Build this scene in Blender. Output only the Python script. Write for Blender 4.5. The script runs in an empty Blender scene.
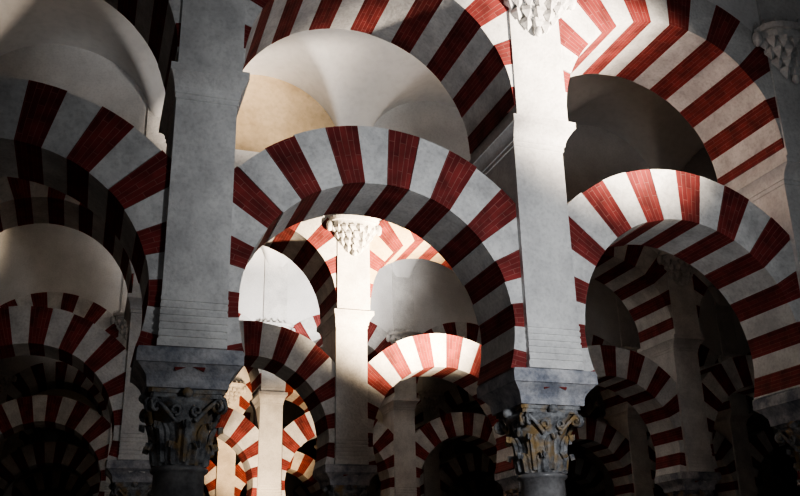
import bpy, math, random
from mathutils import Vector, Matrix
import numpy as np
random.seed(7)
F=905.9; PHI=1.2364; PI_=0.3586; RO=0.0229
YA=7.739; W=6.892; X0=0.735; S=3.3; EYE=1.6
ZI=3.457   # impost top
CZ=ZI+0.405 # lower arch centre
RI=1.28; RX=1.86
ZC=5.742
UZ=6.10; UR=1.35; UX=1.92
SP=8.85; TOP=10.4
scene=bpy.context.scene
col=scene.collection
try:
    scene.view_settings.look='AgX - High Contrast'
except Exception as e: print('look',e)

# ---------------- materials
def nodes(name):
    m=bpy.data.materials.new(name); m.use_nodes=True
    nt=m.node_tree; b=nt.nodes['Principled BSDF']
    return m,nt,b
def stone(name,c1,c2,scale=2.0,rough=.85,bump=.25,fine=30,tint=None,speck=.45):
    m,nt,b=nodes(name); N=nt.nodes; L=nt.links
    geo=N.new('ShaderNodeNewGeometry')
    n1=N.new('ShaderNodeTexNoise'); n1.inputs['Scale'].default_value=scale; n1.inputs['Detail'].default_value=8; n1.inputs['Roughness'].default_value=.65
    n2=N.new('ShaderNodeTexNoise'); n2.inputs['Scale'].default_value=fine; n2.inputs['Detail'].default_value=6
    L.new(geo.outputs['Position'],n1.inputs['Vector']); L.new(geo.outputs['Position'],n2.inputs['Vector'])
    r=N.new('ShaderNodeValToRGB'); r.color_ramp.elements[0].position=.35; r.color_ramp.elements[1].position=.62
    r.color_ramp.elements[0].color=(*c1,1); r.color_ramp.elements[1].color=(*c2,1)
    L.new(n1.outputs['Fac'],r.inputs['Fac'])
    r2=N.new('ShaderNodeValToRGB'); r2.color_ramp.elements[0].position=.3; r2.color_ramp.elements[1].position=.55
    r2.color_ramp.elements[0].color=(.55,.55,.55,1); r2.color_ramp.elements[1].color=(1,1,1,1)
    L.new(n2.outputs['Fac'],r2.inputs['Fac'])
    mx=N.new('ShaderNodeMix'); mx.data_type='RGBA'; mx.blend_type='MULTIPLY'; mx.inputs[0].default_value=speck
    L.new(r.outputs['Color'],mx.inputs[6]); L.new(r2.outputs['Color'],mx.inputs[7])
    outc=mx.outputs[2]
    if tint:
        n3=N.new('ShaderNodeTexNoise'); n3.inputs['Scale'].default_value=6; n3.inputs['Detail'].default_value=4
        mp=N.new('ShaderNodeVectorMath'); mp.operation='ADD'; mp.inputs[1].default_value=(13,7,3)
        L.new(geo.outputs['Position'],mp.inputs[0]); L.new(mp.outputs[0],n3.inputs['Vector'])
        r3=N.new('ShaderNodeValToRGB'); r3.color_ramp.elements[0].position=.48; r3.color_ramp.elements[1].position=.66
        L.new(n3.outputs['Fac'],r3.inputs['Fac'])
        m2=N.new('ShaderNodeMix'); m2.data_type='RGBA'; L.new(r3.outputs['Color'],m2.inputs[0]); L.new(outc,m2.inputs[6]); m2.inputs[7].default_value=(*tint,1)
        outc=m2.outputs[2]
    L.new(outc,b.inputs['Base Color'])
    b.inputs['Roughness'].default_value=rough
    bp=N.new('ShaderNodeBump'); bp.inputs['Strength'].default_value=bump; bp.inputs['Distance'].default_value=.02
    ad=N.new('ShaderNodeMath'); ad.operation='ADD'; L.new(n1.outputs['Fac'],ad.inputs[0]); L.new(n2.outputs['Fac'],ad.inputs[1])
    L.new(ad.outputs[0],bp.inputs['Height']); L.new(bp.outputs['Normal'],b.inputs['Normal'])
    return m
def brickred():
    m,nt,b=nodes('red_brick_voussoir'); N=nt.nodes; L=nt.links
    uv=N.new('ShaderNodeUVMap'); uv.uv_map='UVMap'
    bk=N.new('ShaderNodeTexBrick'); bk.inputs['Scale'].default_value=1.0
    bk.inputs['Brick Width'].default_value=.30; bk.inputs['Row Height'].default_value=.052
    bk.inputs['Mortar Size'].default_value=.003; bk.inputs['Mortar Smooth'].default_value=.4
    bk.inputs['Color1'].default_value=(.27,.052,.048,1); bk.inputs['Color2'].default_value=(.19,.034,.034,1)
    bk.inputs['Mortar'].default_value=(.34,.16,.14,1)
    L.new(uv.outputs['UV'],bk.inputs['Vector'])
    geo=N.new('ShaderNodeNewGeometry')
    n1=N.new('ShaderNodeTexNoise'); n1.inputs['Scale'].default_value=5; n1.inputs['Detail'].default_value=8
    L.new(geo.outputs['Position'],n1.inputs['Vector'])
    r=N.new('ShaderNodeValToRGB'); r.color_ramp.elements[0].position=.3; r.color_ramp.elements[1].position=.7
    r.color_ramp.elements[0].color=(.6,.6,.6,1); r.color_ramp.elements[1].color=(1.25,1.2,1.2,1)
    L.new(n1.outputs['Fac'],r.inputs['Fac'])
    mx=N.new('ShaderNodeMix'); mx.data_type='RGBA'; mx.blend_type='MULTIPLY'; mx.inputs[0].default_value=1
    L.new(bk.outputs['Color'],mx.inputs[6]); L.new(r.outputs['Color'],mx.inputs[7])
    L.new(mx.outputs[2],b.inputs['Base Color']); b.inputs['Roughness'].default_value=.8
    bp=N.new('ShaderNodeBump'); bp.inputs['Strength'].default_value=.5; bp.inputs['Distance'].default_value=.01; bp.invert=True
    L.new(bk.outputs['Fac'],bp.inputs['Height']); L.new(bp.outputs['Normal'],b.inputs['Normal'])
    return m
M_white=stone('limestone_voussoir',(.54,.54,.54),(.76,.76,.75),3,bump=.3,speck=.35)
M_warmlit=stone('warm_lit_voussoir',(.56,.46,.30),(.72,.60,.42),3,bump=.3,speck=.35)  # pale voussoirs with warm light painted into their colour
M_pier=stone('pier_plaster',(.57,.57,.57),(.76,.76,.75),2.5,bump=.3,speck=.28)
M_red=brickred()
M_vault=stone('vault_plaster',(.72,.72,.72),(.80,.80,.80),.8,bump=.03,fine=8,speck=.15)
M_lun=stone('wall_plaster',(.64,.64,.64),(.78,.78,.78),1.2,bump=.1,speck=.2)
M_tan=stone('ochre_plaster',(.46,.35,.22),(.62,.49,.33),1.6,bump=.1,fine=12,speck=.25)
M_cap=stone('capital_marble',(.10,.105,.12),(.42,.43,.44),9,rough=.6,bump=.5,tint=(.38,.27,.14))
M_imp=stone('impost_stone',(.22,.24,.29),(.58,.58,.60),4,bump=.5)
M_shaft=stone('shaft_marble',(.22,.22,.23),(.44,.44,.45),4,rough=.35,bump=.05)
M_floor=stone('floor_marble',(.30,.29,.28),(.42,.40,.38),1.5,rough=.4,bump=.05)

# ---------------- mesh builder
class MB:
    def __init__(s): s.v=[];s.f=[];s.m=[];s.uv=[];s.sm=[]
    def face(s,idx,mat,uv=None,smooth=False):
        s.f.append(idx); s.m.append(mat); s.uv.append(uv or [(0,0)]*len(idx)); s.sm.append(smooth)
    def build(s,name,mats):
        me=bpy.data.meshes.new(name); me.from_pydata(s.v,[],s.f)
        for m in mats: me.materials.append(m)
        ul=me.uv_layers.new(name='UVMap')
        for p in me.polygons:
            p.material_index=s.m[p.index]; p.use_smooth=s.sm[p.index]
            for k,li in enumerate(p.loop_indices): ul.data[li].uv=s.uv[p.index][k]
        me.update(); return me
def loft_rect(mb,secs,mat,caps=True):
    base=len(mb.v)
    for (z,hw,y0,y1) in secs:
        mb.v+= [(-hw,y0,z),(hw,y0,z),(hw,y1,z),(-hw,y1,z)]
    for i in range(len(secs)-1):
        a=base+4*i;b=a+4
        for k in range(4):
            k2=(k+1)%4; mb.face([a+k,a+k2,b+k2,b+k],mat)
    if caps:
        mb.face([base+3,base+2,base+1,base],mat); e=base+4*(len(secs)-1); mb.face([e,e+1,e+2,e+3],mat)
def lathe(mb,prof,mat,n=32,cx=0,cy=0):
    base=len(mb.v)
    for r,z in prof:
        for k in range(n):
            a=2*math.pi*k/n; mb.v.append((cx+r*math.cos(a),cy+r*math.sin(a),z))
    for i in range(len(prof)-1):
        for k in range(n):
            k2=(k+1)%n; mb.face([base+i*n+k,base+i*n+k2,base+(i+1)*n+k2,base+(i+1)*n+k],mat,None,True)
    mb.face([base+k for k in range(n)][::-1],mat); e=base+(len(prof)-1)*n; mb.face([e+k for k in range(n)],mat)
def ball(mb,c,r,mat,sz=1.0,n=10):
    base=len(mb.v); m=6
    for i in range(m+1):
        t=math.pi*i/m
        for k in range(n):
            a=2*math.pi*k/n
            mb.v.append((c[0]+r*math.sin(t)*math.cos(a),c[1]+r*math.sin(t)*math.sin(a),c[2]+r*sz*math.cos(t)))
    for i in range(m):
        for k in range(n):
            k2=(k+1)%n; mb.face([base+i*n+k,base+(i+1)*n+k,base+(i+1)*n+k2,base+i*n+k2],mat,None,True)

def arch(mb,ri,ro,y0,y1,a0,a1,step,clampx=None,jit=.005,rng=None,phase=0):
    k=-30
    while True:
        c=90-phase+k*step
        red=(k%2==0)
        hwid=step*.5
        lo=c-hwid; hi=c+hwid; k+=1
        if hi<=a0+.5: continue
        if lo>=a1-.5: break
        lo=max(lo,a0); hi=min(hi,a1)
        jr=rng.uniform(-jit,jit); jy=rng.uniform(-jit,jit); jo=rng.uniform(-jit,jit)*2
        yy0=y0+jy; yy1=y1+jy
        n=3; base=len(mb.v); rs=[]
        tl=rng.uniform(-.35,.35)
        if lo>a0: lo+=tl*.5
        for i in range(n+1):
            t=math.radians(lo+(hi-lo)*i/n); ct,st=math.cos(t),math.sin(t)
            r_o=ro+jo
            if clampx: r_o=min(r_o,clampx/max(abs(ct),1e-4))
            r_i=min(ri+jr,r_o-.002); rs.append((t,r_i,r_o))
            mb.v+=[(r_i*ct,yy0,r_i*st),(r_o*ct,yy0,r_o*st),(r_o*ct,yy1,r_o*st),(r_i*ct,yy1,r_i*st)]
        mat=1 if red else 0
        rm=(ri+ro)/2; tc=math.radians(lo)
        off=rng.uniform(0,.3)
        for i in range(n):
            a=base+4*i;b=a+4
            t0,i0,o0=rs[i]; t1,i1,o1=rs[i+1]
            u0=(t0-tc)*rm+.002; u1=(t1-tc)*rm+.002
            mb.face([a,b,b+1,a+1],mat,[(i0+off,u0),(i1+off,u1),(o1+off,u1),(o0+off,u0)])
            mb.face([a+2,b+2,b+3,a+3],mat,[(o0+off,u0),(o1+off,u1),(i1+off,u1),(i0+off,u0)])
            mb.face([a+3,b+3,b,a],mat,[(y1+off,u0),(y1+off,u1),(y0+off,u1),(y0+off,u0)])
            mb.face([a+1,b+1,b+2,a+2],mat,[(y0+off,u0),(y0+off,u1),(y1+off,u1),(y1+off,u0)])
        mb.face([base,base+1,base+2,base+3],mat); e=base+4*n; mb.face([e+3,e+2,e+1,e],mat)

def lower_arch(seed,phase):
    mb=MB(); rng=random.Random(seed)
    aa=math.degrees(math.asin(.405/RI))
    arch(mb,RI,RX,-.39,.39,-aa,180+aa,9.77,None,.006,rng,phase)
    return mb.build('horseshoe_arch',[M_white,M_red])
UD=.57
def upper_arch(seed,phase,tan=False,warmlit=False):
    mb=MB(); rng=random.Random(seed)
    arch(mb,UR,UX,-UD,UD,0,180,10.3,1.372,.006,rng,phase)
    n=60; pts=[]
    for i in range(n+1):
        t=math.pi*i/n; ct,st=math.cos(t),math.sin(t)
        r=min(UX-.03,1.40/max(abs(ct),1e-4)); pts.append((r*ct,r*st))
    zt=SP-.15-UZ
    for sgn,y in ((1,-UD+.015),(-1,UD-.015)):
        base=len(mb.v)
        for x,z in pts: mb.v+=[(x,y,z),(x,y,zt),(x,y,TOP-UZ)]
        for i in range(n):
            a=base+3*i
            for j,mt in ((0,2),(1,3)):
                f=[a+j,a+1+j,a+4+j,a+3+j]
                mb.face(f if sgn>0 else f[::-1],mt)
    return mb.build('round_arch',[M_warmlit if warmlit else M_white,M_red,M_lun,M_tan if tan else M_lun])

def pier_mesh():
    mb=MB(); h=.27; s=[]
    d=.45
    def q(z,w,dd): s.append((z,w,-dd,dd))
    q(ZI,h+.01,d+.005)
    z=ZI+.06
    q(z,h+.01,d+.005)
    for i in range(6):
        q(z+.002,h,d); q(z+.018,h,d); q(z+.022,h+.004,d+.010); q(z+.058,h+.004,d+.010)
        z+=.06
    q(z,h,d); q(ZC-.04,h,d); q(ZC-.035,h+.01,d+.015); q(ZC+.01,h+.01,d+.015)
    q(ZC+.015,h+.02,d+.03)
    for i in range(7):
        t=i/6; q(ZC+.03+.12*t,h+.02+.045*(1-math.cos(t*math.pi/2)),d+.04+.13*(1-math.cos(t*math.pi/2)))
    q(ZC+.155,h+.075,d+.18); q(ZC+.225,h+.075,d+.18)
    q(ZC+.23,h+.015,UD+.02); q(TOP,h+.015,UD+.02)
    loft_rect(mb,s,0)
    return mb.build('pier',[M_pier])

def column_mesh():
    mb=MB()
    loft_rect(mb,[(0,.33,-.33,.33),(.12,.33,-.33,.33)],2)
    lathe(mb,[(.31,.12),(.33,.15),(.31,.19),(.26,.21),(.25,.24),(.27,.26),(.28,.28),(.26,.31),(.22,.33)],2)
    ct=ZI-.30; cb=ct-.60
    lathe(mb,[(.22,.33),(.217,1.0),(.212,2.0),(.205,cb-.06),(.225,cb-.05),(.235,cb-.03),(.225,cb-.01),(.205,cb)],2)
    def bell(t): return .20+.03*t+.11*max(0,t-.45)**1.5*2.2
    prof=[(bell(i/12),cb+.52*i/12) for i in range(13)]
    lathe(mb,prof,0)
    def leaf(ang,z0,hh,w,curl):
        nu,nv=6,10; base=len(mb.v)
        for j in range(nv+1):
            t=j/nv
            if t<.8: z=z0+hh*t/.8; out=.018+.03*t
            else:
                q=(t-.8)/.2; z=z0+hh+.02*math.sin(q*math.pi)-.045*q*q; out=.018+.024+curl*math.sin(q*math.pi/2)
            rr=bell((min(z,ct)-cb)/.52 if z>cb else 0)+out
            ww=w*(1-.15*t)*(1-.75*max(0,t-.75)/.25)*(1+.10*math.sin(t*22))
            for i in range(nu+1):
                u=(i/nu-.5)*2
                r2=rr-.022*abs(u)**1.5+(.012 if i==nu//2 else 0)+(.006 if i%2 else -.004)
                a=ang+u*ww/ (2*rr)
                mb.v.append((r2*math.cos(a),r2*math.sin(a),z-.01*abs(u)))
        for j in range(nv):
            for i in range(nu):
                a=base+j*(nu+1)+i; mb.face([a,a+1,a+nu+2,a+nu+1],0)
    for k in range(8): leaf(2*math.pi*(k+.5)/8,cb+.0,.17,.165,.055)
    for k in range(8): leaf(2*math.pi*k/8,cb+.02,.31,.15,.06)
    def tube(pts,r):
        base=len(mb.v); n=7
        P=[Vector(p) for p in pts]
        for i,p in enumerate(P):
            d=(P[min(i+1,len(P)-1)]-P[max(i-1,0)]).normalized()
            s_=d.cross(Vector((.3,.2,.9))).normalized(); u_=s_.cross(d)
            for k in range(n):
                a=2*math.pi*k/n; rad=r if not callable(r) else r(i/(len(P)-1))
                mb.v.append(tuple(p+s_*math.cos(a)*rad+u_*math.sin(a)*rad))
        for i in range(len(P)-1):
            for k in range(n):
                k2=(k+1)%n; mb.face([base+i*n+k,base+i*n+k2,base+(i+1)*n+k2,base+(i+1)*n+k],0,None,True)
    for k in range(4):
        a=math.pi/4+k*math.pi/2
        for side in (-1,1):
            pts=[]
            for i in range(26):
                t=i/25
                if t<.45:
                    q=t/.45; rad=.26+.11*q; z=cb+.34+.17*q; aa=a+side*.42*(1-q)
                    pts.append((rad*math.cos(aa)-side*math.sin(a)*.018,rad*math.sin(aa)+side*math.cos(a)*.018,z))
                else:
                    q=(t-.45)/.55; th=math.pi/2-q*math.pi*2.6; rr=.055*(1-.65*q)
                    rad=.375+rr*math.cos(th); z=cb+.455+rr*math.sin(th)
                    pts.append((rad*math.cos(a)-side*math.sin(a)*.03,rad*math.sin(a)+side*math.cos(a)*.03,z))
            tube(pts,lambda t:.02*(1-.3*t))
        ball(mb,(.385*math.cos(a),.385*math.sin(a),cb+.455),.035,0)
        b2=k*math.pi/2
        ball(mb,(.315*math.cos(b2),.315*math.sin(b2),ct-.045),.05,0,.9)
        for side in (-1,1):
            pts=[]
            for i in range(18):
                q=i/17; th=-math.pi/2+q*math.pi*2.2; rr=.045*(1-.6*q)
                lx=side*(.085-rr*math.cos(th)*1); z=cb+.42+rr*math.sin(th); rad=.285
                pts.append((rad*math.cos(b2)-lx*math.sin(b2),rad*math.sin(b2)+lx*math.cos(b2),z))
            tube(pts,.014)
    def abacus(z0,z1,sc):
        base=len(mb.v); pts=[]
        for k in range(4):
            c0=math.pi/4+k*math.pi/2
            A=Vector((math.cos(c0),math.sin(c0)))*.44*sc; B=Vector((math.cos(c0+math.pi/2),math.sin(c0+math.pi/2)))*.44*sc
            mid=(A+B)/2; nrm=mid.normalized()
            for i in range(9):
                t=.05+.9*i/8; p=A.lerp(B,t)-nrm*.025*sc*(1-(2*t-1)**2); pts.append(p)
        n=len(pts)
        for z in (z0,z1):
            for p in pts: mb.v.append((p.x,p.y,z))
        for k in range(n):
            k2=(k+1)%n; mb.face([base+k,base+k2,base+n+k2,base+n+k],0)
        mb.face([base+k for k in range(n)][::-1],0); mb.face([base+n+k for k in range(n)],0)
    abacus(ct-.08,ct-.045,.94); abacus(ct-.045,ct-.006,1.0)
    s=[(ct-.01,.325,-.325,.325),(ct+.03,.33,-.33,.33)]
    for i in range(7):
        t=i/6; e=.33+.085*(1-math.cos(t*math.pi/2)); s.append((ct+.04+.13*t,e,-e-.0*t,e+.0*t))
    s+=[(ct+.175,.428,-.43,.43),(ZI-.03,.428,-.43,.43),(ZI,.415,-.42,.42)]
    loft_rect(mb,s,1)
    return mb.build('column',[M_cap,M_imp,M_shaft])

def corbel_mesh():
    mb=MB()
    def slab(z0,z1,w,d,w2=None,d2=None):
        w2=w2 or w; d2=d2 or d
        base=len(mb.v); n=14
        for z,ww,dd in ((z0,w,d),(z1,w2,d2)):
            for k in range(n+1):
                a=math.pi+math.pi*k/n; c=math.cos(a); s_=math.sin(a)
                mb.v.append((ww*math.copysign(abs(c)**.7,c),-dd*abs(s_)**.7 if 0<k<n else 0,z))
        for k in range(n): mb.face([base+k,base+k+1,base+n+2+k,base+n+1+k],0)
        mb.face([base+k for k in range(n+1)][::-1],0); mb.face([base+n+1+k for k in range(n+1)],0)
    def drops(z,w,d,n,s,h):
        for k in range(n):
            a=math.pi+math.pi*(k+.5)/n; x=w*math.cos(a); y=d*math.sin(a)
            b=len(mb.v)
            rot=a+math.pi/2
            for (px,py) in ((-s,-s),(s,-s),(s,s),(-s,s)):
                mb.v.append((x+px*math.cos(rot)-py*math.sin(rot),min(0,y+px*math.sin(rot)+py*math.cos(rot)),z))
            for (px,py) in ((-s,-s),(s,-s),(s,s),(-s,s)):
                mb.v.append((x+px*math.cos(rot)-py*math.sin(rot),min(0,y+px*math.sin(rot)+py*math.cos(rot)),z-h*.35))
            mb.v.append((x*.93,y*.9,z-h))
            for i in range(4):
                mb.face([b+i+4,b+(i+1)%4+4,b+(i+1)%4,b+i],0); mb.face([b+(i+1)%4+4,b+i+4,b+8],0)
    slab(.24,.30,.42,.27,.44,.29); slab(.15,.24,.38,.22)
    drops(.15,.37,.21,8,.045,.13)
    slab(.04,.15,.30,.17); drops(.04,.30,.16,7,.045,.13)
    slab(-.07,.04,.22,.12); drops(-.07,.22,.11,5,.045,.13)
    slab(-.17,-.07,.13,.08); drops(-.17,.13,.06,3,.045,.14)
    ball(mb,(0,-.05,-.30),.045,0,1.4)
    for x in (-.44,.44): ball(mb,(x,-.04,.16),.06,0,1.7)
    for k in range(9):
        a=math.pi+math.pi*(k+.5)/9; x=.42*math.cos(a); y=.26*math.sin(a); b=len(mb.v)
        mb.v+=[(x-.045,y-.02,.30),(x+.045,y-.02,.30),(x+.045,y+.03,.30),(x-.045,y+.03,.30),(x,y,.39)]
        for i in range(4): mb.face([b+i,b+(i+1)%4,b+4],0)
    return mb.build('stucco_corbel',[M_white])

def place(name,me,loc,rot=0):
    o=bpy.data.objects.new(name,me); o.location=loc; o.rotation_euler[2]=rot; col.objects.link(o); return o
PH=[0,2.5,5,7.5,9.8]
LO=[lower_arch(i,PH[i]) for i in range(5)]; UP=[upper_arch(i+10,[0,4,8][i]) for i in range(3)]
UT=upper_arch(20,2,True); UC=upper_arch(21,3,False,True)
upmap={(1,1):UT,(1,2):UC}
PM=pier_mesh(); CM=column_mesh(); OM=corbel_mesh()
I0,I1=-1,11; NR=5
lowmap={(0,1):3,(0,0):4,(0,2):2,(1,1):0,(1,2):3}
for r in range(NR):
    y=YA+r*W
    for i in range(I0,I1+1):
        x=X0+(i-1)*S
        place('column',CM,(x,y,0)); place('pier',PM,(x,y,0))
        place('stucco_corbel',OM,(x,y-UD-.02,7.28))
        if r<2: place('stucco_corbel',OM,(x,y+UD+.02,7.28),math.pi)
        if i<I1:
            xc=x+S/2
            place('horseshoe_arch',LO[lowmap.get((r,i),(i*3+r)%5)],(xc,y,CZ)); place('round_arch',upmap.get((r,i),UP[(i+r)%3]),(xc,y,UZ))
# ---------------- vaults
def vault_mesh():
    mb=MB(); hw=(W-2*UD)/2+.02; ny=60; nx=40
    Hm=1.55; Rl=1.45; Hl=1.38
    nb=I1-I0; xs=[]
    for b in range(nb):
        for i in range(nx): xs.append((b+i/nx)*S)
    xs.append(nb*S)
    ysn=[hw*math.sin(-math.pi/2+math.pi*j/ny) for j in range(ny+1)]
    for x in xs:
        lx=(x%S)-S/2
        f2=SP+Hl*math.sqrt(max(0,1-(lx/Rl)**2)) if abs(lx)<Rl else SP
        for y in ysn:
            f1=SP+Hm*math.sqrt(max(0,1-(y/hw)**2))
            mb.v.append((x,y,max(f1,f2)))
    n=ny+1
    for i in range(len(xs)-1):
        for j in range(ny):
            a=i*n+j; mb.face([a,a+1,a+n+1,a+n],0,None,True)
    return mb.build('ceiling',[M_vault])
VM=vault_mesh()
xa=X0+(I0-1)*S
for r in range(-1,NR):
    place('ceiling',VM,(xa,YA+(r+.5)*W,0))
# ---------------- shell
def box(name,x0,x1,y0,y1,z0,z1,mat):
    mb=MB()
    mb.v=[(x0,y0,z0),(x1,y0,z0),(x1,y1,z0),(x0,y1,z0),(x0,y0,z1),(x1,y0,z1),(x1,y1,z1),(x0,y1,z1)]
    for f in ([3,2,1,0],[4,5,6,7],[0,1,5,4],[1,2,6,5],[2,3,7,6],[3,0,4,7]): mb.face(f,0)
    return place(name,mb.build(name,[mat]),(0,0,0))
xb=X0+(I1-1)*S
box('floor',xa-1,xb+1,YA-W-2,YA+NR*W,-.2,0,M_floor)
box('wall_back',xa-1,xb+1,YA+NR*W-.5,YA+NR*W,0,11,M_lun)
box('wall_left',xa-1,xa-.6,YA-W-2,YA+NR*W-.5,0,11,M_lun)
box('wall_right',xb+.6,xb+1,YA-W-2,YA+NR*W-.5,0,11,M_lun)

# ---------------- lights
w=bpy.data.worlds.new('w'); scene.world=w; w.use_nodes=True
w.node_tree.nodes['Background'].inputs[0].default_value=(.95,.97,1,1); w.node_tree.nodes['Background'].inputs[1].default_value=.08
def spot(name,loc,tgt,power,size,blend=.4,colr=(1,1,1),rad=.08):
    l=bpy.data.lights.new(name,'SPOT'); l.energy=power; l.spot_size=math.radians(size); l.spot_blend=blend; l.color=colr; l.shadow_soft_size=rad
    o=bpy.data.objects.new(name,l); o.location=loc
    o.rotation_euler=(Vector(tgt)-Vector(loc)).to_track_quat('-Z','Y').to_euler(); col.objects.link(o)
WARM=(1,.78,.54)
spot('spotlight',(8.3,2.2,3.4),(4.85,7.2,6.5),15000,24.5,1.0,(1,.84,.68),.25)
spot('spotlight',(4.4,9.4,6.3),(3.0,12.2,9.7),380,76,.9,(1,.98,.95),.35)
spot('spotlight',(7.9,9.6,3.2),(4.9,14.1,6.4),17000,34,.9,WARM,.2)
spot('spotlight',(5.6,16.1,5.6),(4.5,20.0,9.2),2200,74,.8,(1,.94,.88),.3)
spot('spotlight',(5.6,22.6,3.0),(4.8,27.8,6),2400,46,.7,(1,.66,.36))
spot('spotlight',(2.4,16.3,1.5),(4.1,21.2,4.4),2800,32,.7,(1,.74,.48))
spot('spotlight',(3.5,2.6,3.2),(3.5,8,5.0),540,90,1.0,(.96,.975,1),.3)  # added fill to brighten the front arcade, not a lamp of the building

# ---------------- camera
right=Vector((math.sin(PHI),-math.cos(PHI),0)); fwd=Vector((math.cos(PHI)*math.cos(PI_),math.sin(PHI)*math.cos(PI_),math.sin(PI_)))
up=Vector((-math.cos(PHI)*math.sin(PI_),-math.sin(PHI)*math.sin(PI_),math.cos(PI_)))
cx=right*math.cos(RO)-up*math.sin(RO); cy=right*math.sin(RO)+up*math.cos(RO)
cam=bpy.data.cameras.new('camera'); cam.lens=F/800*36; cam.sensor_width=36; cam.clip_end=200
co=bpy.data.objects.new('camera',cam); M=Matrix((cx,cy,-fwd)).transposed().to_4x4(); M.translation=Vector((0,0,EYE)); co.matrix_world=M
col.objects.link(co); scene.camera=co
